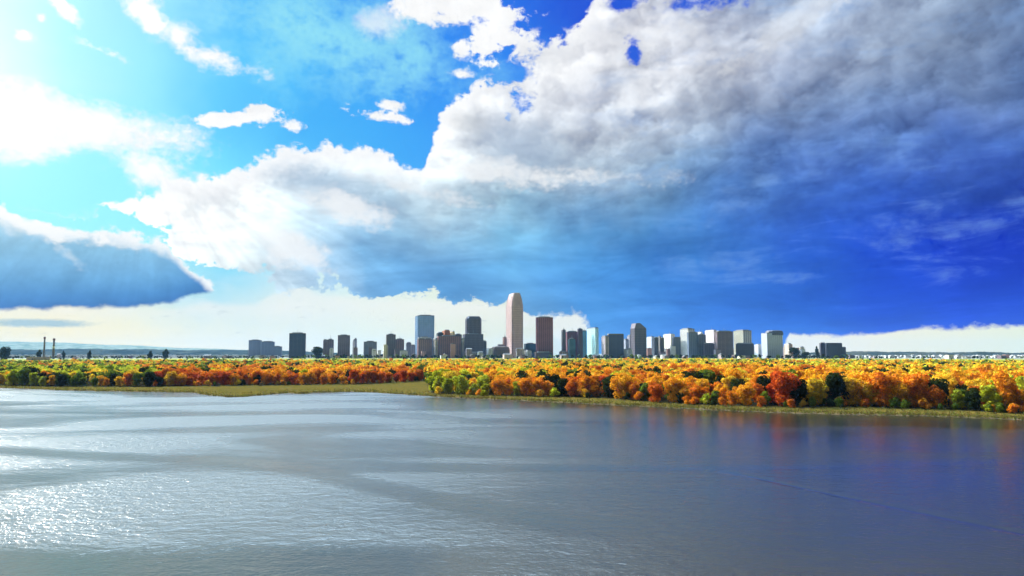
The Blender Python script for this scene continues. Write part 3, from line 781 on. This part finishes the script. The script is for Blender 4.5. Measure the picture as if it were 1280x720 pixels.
def block(root, name, x0, x1, ytop, f=.25, D=3000, ybase=449.5, wall=(.3, .25, .25), gl=('dark', (.05, .06, .09)), style='grid', top='flat', c=0., frac=.80, maxd=115.):
    W = (x1 - x0) / FPX * D; xn = x0 + (x1 - x0) * f
    X, Y, Z = at_depth(xn, ytop, D); t = X / Y
    w = (1 - f) * W / (math.cos(TH) - math.sin(TH) * t)
    d = min(max(f * W / max(.12, math.sin(TH) + math.cos(TH) * t), 8), maxd)
    z0 = at_depth(xn, ybase, D)[2] if ybase < 445 else 8.0
    cc = min(w, d) * c
    loc = Vector((X, Y, 0))
    hgt = Z
    poly = chamf(w, d, cc)
    core = MB(); fr = MB()
    zt = hgt
    if top == 'taper': zt = z0 + (hgt - z0) * frac
    if top == 'dome': zt = hgt - min(w, d) * .28
    if top == 'slant': zt = hgt - w * .45
    core.prism(poly, z0, zt)
    st = {'grid': (4.2, 7, 1.5, 1.4), 'bands': (4.2, 14, 2.0, .8), 'piers': (8.4, 4.6, .8, 1.8), 'glass': (8., 9, .45, .35), 'plain': (4.2, 16, 3.1, 3.)}[style]
    facade(fr, poly, z0, zt - .3, *st)
    b = core.build(name, glass(*gl), root); b.location = loc; b.rotation_euler = (0, 0, TH)
    fo = fr.build('facade_frame', wm(wall), b)
    rf = MB()
    ring = inset(poly, -.6)
    if top == 'flat':
        rf.prism(ring, zt, zt + 1.6)
        rf2 = MB(); q = inset(poly, min(w, d) * .28)
        rf2.prism(q, zt + 1.6, zt + 4.8); rf2.build('penthouse', STEEL, b)
        if hgt - z0 > 70 and rnd.random() < .6:
            ms = MB(); tube(ms, (w * .5, d * .4, zt + 4.8), (w * .5, d * .4, zt + rnd.uniform(12, 20)), .7, .25); tube(ms, (w * .62, d * .5, zt + 4.8), (w * .62, d * .5, zt + 10), .5, .25)
            ms.build('mast', STEEL, b)
        rf.build('roof', ROOF if style != 'plain' else wm(wall), b)
    elif top == 'taper':
        def ins(kx): ky = min(kx, kx * w / d * 1.3); return [(w / 2 + (x - w / 2) * (1 - 2 * kx), d / 2 + (y - d / 2) * (1 - 2 * ky)) for x, y in poly]
        kk = .23 if frac < .9 else .12
        p1 = ins(kk * .25); p2 = ins(kk * .68); p3 = ins(kk)
        dz = hgt - zt
        lv = [(poly, zt + .05), (p1, zt + dz * .42), (p2, zt + dz * .8), (p3, hgt)]
        cr = MB(); cf = MB()
        for (pa, za), (pb, zb) in zip(lv, lv[1:]): cr.prism(pa, za, zb, pb)
        cr.build('crown', glass(*gl), b)
        n = len(poly)
        for (pa, za), (pb, zb) in zip(lv, lv[1:]):
            for i in range(n):
                L = (Vector(poly[i]) - Vector(poly[(i + 1) % n])).length; m = max(1, int(L / st[1]))
                A0, A1, B0, B1 = Vector(pa[i]), Vector(pa[(i + 1) % n]), Vector(pb[i]), Vector(pb[(i + 1) % n])
                t = (A1 - A0).normalized(); nn = Vector((t.y, -t.x)) * .45; t = t * st[3] / 2
                for j in range(m + 1):
                    p = A0.lerp(A1, j / m); q = B0.lerp(B1, j / m)
                    k_ = len(cf.v)
                    cf.v += [(*(p - t), za), (*(p + t), za), (*(p + t + nn), za), (*(p - t + nn), za), (*(q - t), zb), (*(q + t), zb), (*(q + t + nn), zb), (*(q - t + nn), zb)]
                    cf.f += [(k_, k_+1, k_+5, k_+4), (k_+1, k_+2, k_+6, k_+5), (k_+2, k_+3, k_+7, k_+6), (k_+3, k_, k_+4, k_+7), (k_+4, k_+5, k_+6, k_+7)]
        cf.prism(inset(p3, -.5), hgt, hgt + 1.2)
        cf.build('crown_frame', wm(wall), b)
    elif top == 'dome':
        q = poly; z = zt; dz = hgt - zt
        for i in range(5):
            u = (i + 1) / 5; nq = inset(poly, min(w, d) * .42 * (1 - math.sqrt(max(0, 1 - u * u))) - .3)
            rf.prism(q if i else inset(poly, -.5), z, zt + dz * math.sin(u * 1.57), nq); q = nq; z = zt + dz * math.sin(u * 1.57)
        rf.build('dome_roof', wm(tuple(v * .8 for v in wall)) if gl[0] != 'olive' else wm((.16, .13, .04)), b)
    elif top == 'slant':
        v = [(0, 0, zt), (w, 0, zt), (w, d, zt), (0, d, zt), (w * .1, 0, hgt - 2), (w * .45, 0, hgt), (w * .1, d, hgt - 2), (w * .45, d, hgt)]
        rf.v = v; rf.f = [(0, 1, 5, 4), (3, 6, 7, 2), (0, 4, 6, 3), (1, 2, 7, 5), (4, 5, 7, 6)]
        rf.build('slanted_roof', wm(tuple(x * .9 for x in wall)), b)
    return b
def building(label, cat, blocks, name='office_tower'):
    x = sum(b['x0'] + b['x1'] for b in blocks) / 2 / len(blocks); D = blocks[0].get('D', 3000)
    X, Y, _ = at_depth(x, 446, D)
    r = empty(name, (X, Y, 8)); tag(r, label, cat, 'distant skyline buildings')
    for b in blocks:
        o = block(r, **b); o.location -= Vector((X, Y, 8))
    return r
def B(n, x0, x1, y, **k): return dict(name=n, x0=x0, x1=x1, ytop=y, **k)
PLUM = (.30, .21, .23); BRN = (.38, .21, .18); CREAM = (.82, .76, .62); WHITE = (.86, .84, .82); GREY = (.30, .30, .34)
NV = ('navy', (.03, .05, .12)); DK = ('dark', (.085, .075, .095)); BL = ('blue', (.20, .38, .62)); MN = ('mint', (.45, .75, .72)); SL = ('slate', (.10, .14, .22))
building('wide hazy blue flat-roofed block with stepped wings at the left end of the skyline', 'building', [
    B('main_block', 309, 326, 425.5, f=.12, D=3900, wall=(.25,.28,.36), gl=SL, style='bands'), B('wing', 326, 343, 427.5, f=.05, D=3905, wall=(.25,.28,.36), gl=SL, style='bands'), B('low_wing', 340, 352, 433.5, f=.1, D=3850, wall=(.25,.28,.36), gl=SL, style='bands')], 'office_block')
building('navy slab tower standing alone left of the dense skyline', 'tower', [B('tower_block', 360.5, 382, 417, f=.06, D=2900, wall=(.055,.07,.14), gl=NV, style='bands')])
building('grey-purple block with two narrow wings beside the plum office tower', 'building', [
    B('wing', 403, 409, 425.5, f=.2, wall=PLUM, gl=DK), B('main_block', 407.5, 417, 425, f=.15, D=3010, wall=PLUM, gl=DK), B('podium', 411, 416, 436, f=.3, D=2960, wall=WHITE, style='plain')], 'office_block')
building('plum coloured office tower with a plain flat top', 'tower', [B('tower_block', 420.5, 437.5, 419.5, f=.12, wall=PLUM, gl=DK, style='grid')])
building('slim pale slab close beside the plum office tower', 'building', [B('slab', 440, 443, 426, f=.5, D=3100, wall=WHITE, style='plain'), B('rear_slab', 442.5, 446, 424, f=.2, D=3150, wall=GREY)], 'office_block')
building('low grey slab with a flat roof and pale base', 'building', [B('slab', 453, 471, 427.5, f=.12, wall=GREY, gl=SL, style='bands'), B('podium', 464, 470, 437, f=.3, D=2950, wall=WHITE, style='plain')], 'office_block')
building('stepped brown block with a taller left part and white podium', 'building', [B('tower_block', 482, 494.5, 418.5, f=.12, wall=(.22,.18,.15), gl=DK), B('wing', 493.5, 505, 424.5, f=.08, D=3015, wall=BRN, gl=DK), B('podium', 497, 509, 439, f=.3, D=2950, wall=WHITE, style='plain')], 'office_block')
building('grey-blue low block tucked between the stepped brown block and the glass tower', 'building', [B('main_block', 507, 514, 429, f=.2, D=3200, wall=GREY, gl=SL), B('wing', 513, 519, 432, f=.2, D=3180, wall=GREY, gl=SL)], 'office_block')
building('tall blue glass tower with a sunlit white edge', 'tower', [B('tower_block', 518, 543, 394.5, f=.17, D=3200, wall=(.40,.50,.62), gl=BL, style='glass')], 'glass_tower')
building('brown low block in front of the blue glass tower with a pale top storey', 'building', [B('main_block', 521, 540, 424.5, f=.12, D=2980, wall=BRN, gl=DK), B('top_storey', 522, 539, 422.3, f=.1, D=2985, ybase=425, wall=(.5,.48,.48), style='plain')], 'office_block')
building('broad maroon hall block with an orange stepped roof', 'building', [B('main_block', 546, 576, 420.5, f=.08, D=2950, wall=(.42,.19,.17), gl=DK), B('roof_block', 546, 554, 416.5, f=.2, D=2990, ybase=421, wall=(.06,.06,.05), style='plain'),
    B('orange_roof_block', 553, 562, 413.5, f=.35, D=3000, ybase=421, wall=(.50,.17,.05), style='plain'), B('yellow_roof_block', 560, 568, 415, f=.75, D=2990, ybase=421, wall=(.85,.62,.30), style='plain'), B('wing', 568, 577, 418.5, f=.2, D=3010, wall=(.15,.10,.09), gl=DK)], 'office_block')
building('narrow pale block squeezed against the left side of the maroon hall', 'building', [B('slab', 541, 547, 424, f=.55, D=2930, wall=(.55,.48,.48), gl=DK, style='grid')], 'office_block')
building('dark grey shouldered tower with chamfered top corners and lower wings', 'tower', [B('tower_block', 581.5, 602, 395.5, f=.12, D=3050, wall=(.15,.14,.18), gl=DK, style='piers', c=.10, top='taper', frac=.93),
    B('shoulder', 578.5, 604, 418, f=.12, D=3010, wall=(.16,.145,.18), gl=DK, style='piers'), B('wing', 603, 608, 427, f=.1, D=3030, wall=(.15,.14,.18), gl=DK), B('podium', 576.5, 600, 441, f=.25, D=2940, wall=(.35,.33,.36), style='plain')])
building('narrow pale slab for the sunlit strip at the left foot of the grey shouldered tower', 'building', [B('slab', 576, 580, 424, f=.6, D=2960, wall=(.6,.56,.56), gl=DK, style='grid')], 'office_block')  # pale wall colour stands in for sunlight on the tower's left side
building('brown gabled block between the shouldered tower and the tallest tower', 'building', [B('main_block', 614, 637, 432.5, f=.15, D=2980, wall=(.26,.17,.13), gl=DK, top='dome'), B('wing', 608, 615, 437, f=.4, D=2960, wall=WHITE, style='plain')], 'office_block')
building('thin brown annexe tower hugging the left side of the tallest tower', 'building', [B('slab', 628.5, 633, 422, f=.2, D=3150, wall=(.42,.27,.22), gl=DK, style='grid')], 'office_block')
building('tallest tower of the skyline, rosy stone with a tapered crown', 'skyscraper', [B('tower_block', 631.5, 654, 366, f=.38, D=3050, wall=(.74,.54,.50), gl=('rose', (.42,.29,.27)), style='piers', c=.12, top='taper')], 'skyscraper')
building('low dark teal block between the tallest tower and the dark red tower', 'building', [B('main_block', 655, 670, 430, f=.15, D=3120, wall=(.05,.12,.17), gl=('teal', (.03,.12,.18)), style='bands'), B('podium', 656, 664, 439, f=.4, D=2960, wall=WHITE, style='plain')], 'office_block')
building('dark red tower with cut top corners right of the tallest tower', 'tower', [B('tower_block', 669.5, 691.5, 397, f=.10, D=2980, wall=(.36,.12,.11), gl=('wine', (.12,.04,.05)), style='grid', c=.16), B('podium', 668, 690, 441, f=.1, D=2930, wall=(.12,.08,.10), gl=DK)])
building('dark slim tower at the left of the red-topped frame building', 'building', [B('tower_block', 702, 707, 413, f=.3, D=3000, wall=(.10,.09,.11), gl=DK), B('podium', 699, 709, 440, f=.4, D=2940, wall=(.55,.42,.42), gl=DK)], 'office_block')
building('red-topped frame building with a teal glass front', 'building', [B('tower_block', 707, 723, 415, f=.12, D=3080, wall=(.26,.07,.09), gl=DK), B('glass_front', 710, 719, 424, f=.2, D=2990, wall=(.10,.24,.32), gl=('teal', (.03,.16,.26)), style='bands'), B('side_block', 722, 728, 411.5, f=.15, D=3060, wall=(.14,.06,.07), gl=DK)], 'office_block')
building('teal grey slab right behind the red-topped frame building', 'building', [B('slab', 727, 733, 414, f=.1, D=3300, wall=(.10,.26,.36), gl=('teal', (.03,.16,.26)), style='bands')], 'office_block')
building('bright mint glass tower with a flat top', 'tower', [B('tower_block', 733.5, 748, 410.5, f=.72, D=3250, wall=(.68,.84,.80), gl=MN, style='glass')], 'glass_tower')
building('navy block under an olive dome with its sunlit left side as a white block', 'building', [B('main_block', 759, 779.5, 417, f=.08, D=2980, wall=(.06,.07,.12), gl=('olive', (.04,.05,.10)), top='dome', style='bands'), B('side_block', 752, 760.5, 421, f=.55, D=2960, wall=(.66,.55,.55), gl=DK)], 'office_block')  # second block's pale colour paints in the sunlit left face
building('pale speckled mid-rise between the olive dome and the slant-topped tower', 'building', [B('main_block', 778, 786, 425, f=.5, D=3060, wall=(.60,.60,.66), gl=SL), B('wing', 784, 791, 420, f=.45, D=3100, wall=(.55,.48,.46), gl=SL), B('podium', 780, 790, 437, f=.5, D=2950, wall=WHITE, gl=SL)], 'office_block')
building('dark slant-topped tower with a narrow sunlit side', 'tower', [B('tower_block', 788, 807.5, 403.5, f=.28, D=3000, wall=(.17,.14,.16), gl=DK, style='piers', top='slant')])
building('low bluish white hall just right of the slant-topped tower', 'building', [B('main_block', 808, 819, 422, f=.6, D=3150, wall=(.62,.68,.76), gl=SL, style='plain')], 'hall')
building('narrow striped block of dark and beige bands', 'building', [B('dark_slab', 818, 823, 422.5, f=.2, D=3010, wall=(.07,.07,.08), gl=DK), B('beige_slab', 822.5, 826.5, 421.5, f=.5, D=3030, wall=(.50,.44,.36), gl=DK), B('rear_slab', 826, 830, 423, f=.2, D=3000, wall=(.12,.10,.07), gl=DK)], 'office_block')
building('cream slab, bright and plain, left of the grey dome-topped tower', 'building', [B('slab', 829, 843, 418.5, f=.7, D=3150, wall=CREAM, style='plain')], 'office_block')
building('grey dome-topped tower in front of the cream slab', 'building', [B('tower_block', 840, 851, 421, f=.12, D=2990, wall=(.20,.20,.26), gl=SL, top='dome', c=.2)], 'office_block')
building('cream stepped tower with a blue-grey shaded side', 'tower', [B('tower_block', 850, 868, 411.5, f=.55, D=3100, wall=CREAM, gl=SL), B('shade_side_block', 859, 872, 416, f=.12, D=3010, wall=(.24,.28,.36), gl=SL)])  # second block paints the cream tower's shaded right side in blue-grey
building('grey-green tower beside a white slab top', 'building', [B('tower_block', 872, 882, 419, f=.15, D=3000, wall=(.14,.17,.19), gl=DK), B('white_slab', 869, 878, 416, f=.8, D=3120, wall=WHITE, style='plain')], 'office_block')
building('pinkish white block partly behind the brown slab tower', 'building', [B('tower_block', 881, 896, 413.5, f=.75, D=3120, wall=(.80,.68,.66), gl=SL, style='plain'), B('low_wing', 879, 893, 430, f=.1, D=2980, wall=(.12,.10,.13), gl=DK)], 'office_block')
building('brown slab tower with a thin sunlit cream edge', 'tower', [B('tower_block', 893, 916, 414.8, f=.15, D=2950, wall=(.26,.17,.165), gl=DK, style='bands')])
building('cream and olive tower rising over a dark low block', 'tower', [B('tower_block', 916.5, 939, 413.5, f=.55, D=3100, wall=(.58,.54,.40), gl=('oliveglass', (.10,.11,.09))), B('low_block', 920, 942, 430, f=.05, D=2960, wall=(.05,.04,.05), gl=DK)])
building('low white hall between the cream and olive tower and the dark-capped block', 'building', [B('main_block', 943, 953, 431.5, f=.5, D=3000, wall=WHITE, style='plain')], 'hall')
building('pale blue-grey block with a bright white side and dark overhanging cap', 'building', [B('main_block', 951.5, 978, 416.5, f=.27, D=2950, wall=(.66,.68,.76), gl=('palegrey', (.36,.40,.52)), style='grid'), B('cap', 955, 980.5, 412.5, f=.3, D=2952, ybase=419, wall=(.12,.12,.15), gl=DK, top='dome', c=.2)], 'office_block')
building('small cream block by itself past the dark-capped block', 'building', [B('main_block', 980, 990, 430.5, f=.6, D=3050, wall=(.75,.62,.46), style='plain')], 'office_block')
building('dark rounded block with a lower left wing at the right end of the skyline', 'building', [B('main_block', 1031, 1053, 428.5, f=.1, D=2950, wall=(.06,.065,.08), gl=DK, top='dome', c=.25), B('wing', 1024.5, 1032, 429.5, f=.2, D=2990, wall=(.07,.07,.09), gl=DK), B('low_wing', 1050, 1057, 433.5, f=.1, D=2970, wall=(.06,.065,.08), gl=DK, top='dome')], 'office_block')

# low pale buildings at the foot of the towers
foot = {}
for i in range(112):
    px = rnd.uniform(392, 1010) if i < 92 else rnd.choice([rnd.uniform(70, 360), rnd.uniform(1060, 1275)])
    foot.setdefault(landmark(px), []).append(px)
def low_building(px, label):
    mid = 392 < px < 1010 and rnd.random() < .62; D = rnd.uniform(2900, 3400) if mid else rnd.uniform(2680, 2900); wpx = rnd.uniform(4, 10); hp = rnd.uniform(22, 52) if mid else rnd.uniform(6, 15)
    X, Y, _ = at_depth(px, 446, D); z = zat(X, Y)
    r = empty('small_building', (X, Y, z - .3), TH + rnd.choice((0, R(90)))); tag(r, label, 'building', 'small buildings filling in below the skyline towers')
    w = wpx / FPX * D * .8; d = rnd.uniform(12, 22)
    col = rnd.choice([(.80,.78,.76), (.62,.46,.42), (.40,.30,.30), (.74,.66,.5), (.22,.15,.16), (.52,.28,.22), (.30,.24,.28)])
    m = MB(); m.box(-w/2, w/2, -d/2, d/2, 0, hp); m.build('wall', wm(col), r)
    m = MB()
    nwin = max(2, int(w / 5))
    for zz in np.arange(1.2, hp - 2, 3.6):
        for k in range(nwin):
            x0 = -w/2 + w * (k + .25) / nwin
            m.box(x0, x0 + w / nwin * .5, -d/2 - .08, d/2 + .08, zz, zz + 1.7)
    m.build('window', glass(*DK), r)
    m = MB()
    if rnd.random() < .5:
        m.v = [(-w/2-.5,-d/2-.5,hp),(w/2+.5,-d/2-.5,hp),(w/2+.5,d/2+.5,hp),(-w/2-.5,d/2+.5,hp),(-w/2-.5,0,hp+3.5),(w/2+.5,0,hp+3.5)]
        m.f = [(0,1,5,4),(2,3,4,5),(1,2,5),(3,0,4),(0,3,2,1)]
    else: m.box(-w/2-.4, w/2+.4, -d/2-.4, d/2+.4, hp, hp + .8)
    m.build('roof', ROOF, r)
for lm, ps in foot.items():
    ps.sort()
    for i, px in enumerate(ps):
        o = 'small building at the foot of ' + lm
        if len(ps) > 1: o += ', ' + (('left' if i == 0 else 'right') + ' one of two' if len(ps) == 2 else ORD[i])
        low_building(px, o)

# scattered pale roofs of the far town
def far_town():
    Vs, Fs = [], []; m = MB()
    idx = []
    for i in range(900):
        px = rnd.choice([rnd.uniform(-20, 420), rnd.uniform(-20, 420), rnd.uniform(1000, 1300)]); D = rnd.uniform(3200, 6200)
        X, Y, _ = at_depth(px, 446, D); w, d, h = rnd.uniform(8, 26), rnd.uniform(8, 16), rnd.uniform(4, 10)
        n0 = len(m.f); m.box(X - w/2, X + w/2, Y - d/2, Y + d/2, 9, 11 + h)
    o = m.build('town_houses', wallm('town_wall', (.62, .60, .58)))
    tag(o, 'scatter of tiny pale houses of the far town on the plain', 'houses', kind='stuff')
far_town()

# two chimneys with low plant buildings
def chimney(px, ytop, D, wpx, label, band):
    X, Y, Z = at_depth(px, ytop, D); z = zat(X, Y)
    r = empty('chimney', (X, Y, z)); tag(r, label, 'chimney', 'industrial chimneys on the far plain')
    h = Z - z; r0 = wpx / FPX * D / 2; n = 16
    def ring(k): return [(math.cos(i * 6.283 / n) * k, math.sin(i * 6.283 / n) * k) for i in range(n)]
    m = MB(); m.prism(ring(r0 * 1.25), 0, h * .9, ring(r0 * .9)); m.build('shaft', wm((.16, .13, .13)), r)
    m = MB(); m.prism(ring(r0 * 1.2), h * .9, h); m.build('rim', wm((.14, .06, .05)), r)
    if band: m = MB(); m.prism(ring(r0 * 1.32), h * .52, h * .62); m.build('band', wm((.7, .68, .66)), r)
chimney(56, 421, 2500, 2.0, 'thinner chimney with a dark rim at the far left of the plain', False)
chimney(67.7, 423, 2500, 2.4, 'thicker banded chimney just right of the thinner chimney', True)
r = empty('warehouse', (*at_depth(48, 447, 2150)[:2], zat(*at_depth(48, 447, 2150)[:2]))); tag(r, 'long tan warehouse with a flat brown roof in front of the chimneys', 'warehouse')
m = MB(); m.box(-26, 26, -10, 10, 0, 7); m.build('wall', wm((.45, .33, .22)), r)
m = MB(); m.box(-27, 27, -11, 11, 7, 8); m.build('roof', wm((.20, .12, .09)), r)

# single dark trees standing against the horizon
def lone(px, ytop, D, wk, label, col='dark green', sh=2):
    X, Y, Z = at_depth(px, ytop, D); z = zat(X, Y); s = (Z - z) / 12.
    o = place(col, sh, (X, Y, z), s * wk, rnd.uniform(0, 6), 1 / wk); tag(o, label, 'tree')
lone(6, 433, 1900, .95, 'large lone dark round tree against the horizon at the far left', sh=0)
lone(49, 436, 2200, .7, 'narrow dark tree just left of the thinner chimney')
lone(80, 437.5, 2200, .5, 'thin dark poplar just right of the banded chimney')
lone(112, 437, 2200, .6, 'dark poplar rising alone over the pale town roofs')
lone(188, 438, 2300, 1., 'dark round far tree over the blue ridge, left one of the pair')
lone(207, 435.5, 2300, .9, 'taller dark far tree over the blue ridge, right one of the pair')
lone(398, 433.5, 2600, 1.3, 'broad dark tree between the navy slab tower and the twin-wing block', sh=1)
lone(992, 434.5, 2700, 1.2, 'round dark tree between the small cream block and the spire tree', sh=1)
lone(1007, 440, 2700, 1.5, 'low dark tree clump left of the spire tree', sh=1)
lone(1021, 431.5, 2700, .42, 'dark spire tree left of the dark rounded block')
# remove unused prototypes
for (c, s), (root, used) in PROTO.items():
    if not used:
        for ch in list(root.children): bpy.data.objects.remove(ch)
        bpy.data.objects.remove(root)

# ------------------------------------------------------------------ air
def haze():
    m = MB(); m.box(-13000, 13000, -400, 14500, -4.2, 268)
    mt = bpy.data.materials.new('air'); mt.use_nodes = True; nt = mt.node_tree; nt.nodes.clear(); g = G(nt)
    v = g.n('ShaderNodeVolumePrincipled'); v.inputs['Color'].default_value = (.28, .60, 1., 1); v.inputs['Density'].default_value = 1.5e-5
    v.inputs['Anisotropy'].default_value = .1
    g.L(v.outputs[0], g.n('ShaderNodeOutputMaterial').inputs['Volume'])
    o = m.build('haze', mt); tag(o, kind='stuff')
haze()

# ------------------------------------------------------------------ render settings
vs = scene.view_settings
scene.display_settings.display_device = 'sRGB'
vs.view_transform = 'Standard'; vs.look = 'None'; vs.exposure = EXPO; vs.gamma = 1; vs.use_curve_mapping = False
scene.render.engine = 'CYCLES'
cy = scene.cycles
cy.use_adaptive_sampling = True; cy.adaptive_threshold = .02; cy.adaptive_min_samples = 8
cy.use_denoising = True; cy.max_bounces = 6; cy.diffuse_bounces = 2; cy.glossy_bounces = 2; cy.transmission_bounces = 4; cy.volume_bounces = 0
cy.transparent_max_bounces = 4; cy.caustics_reflective = False; cy.caustics_refractive = False
cy.sample_clamp_indirect = 4
scene.render.film_transparent = False
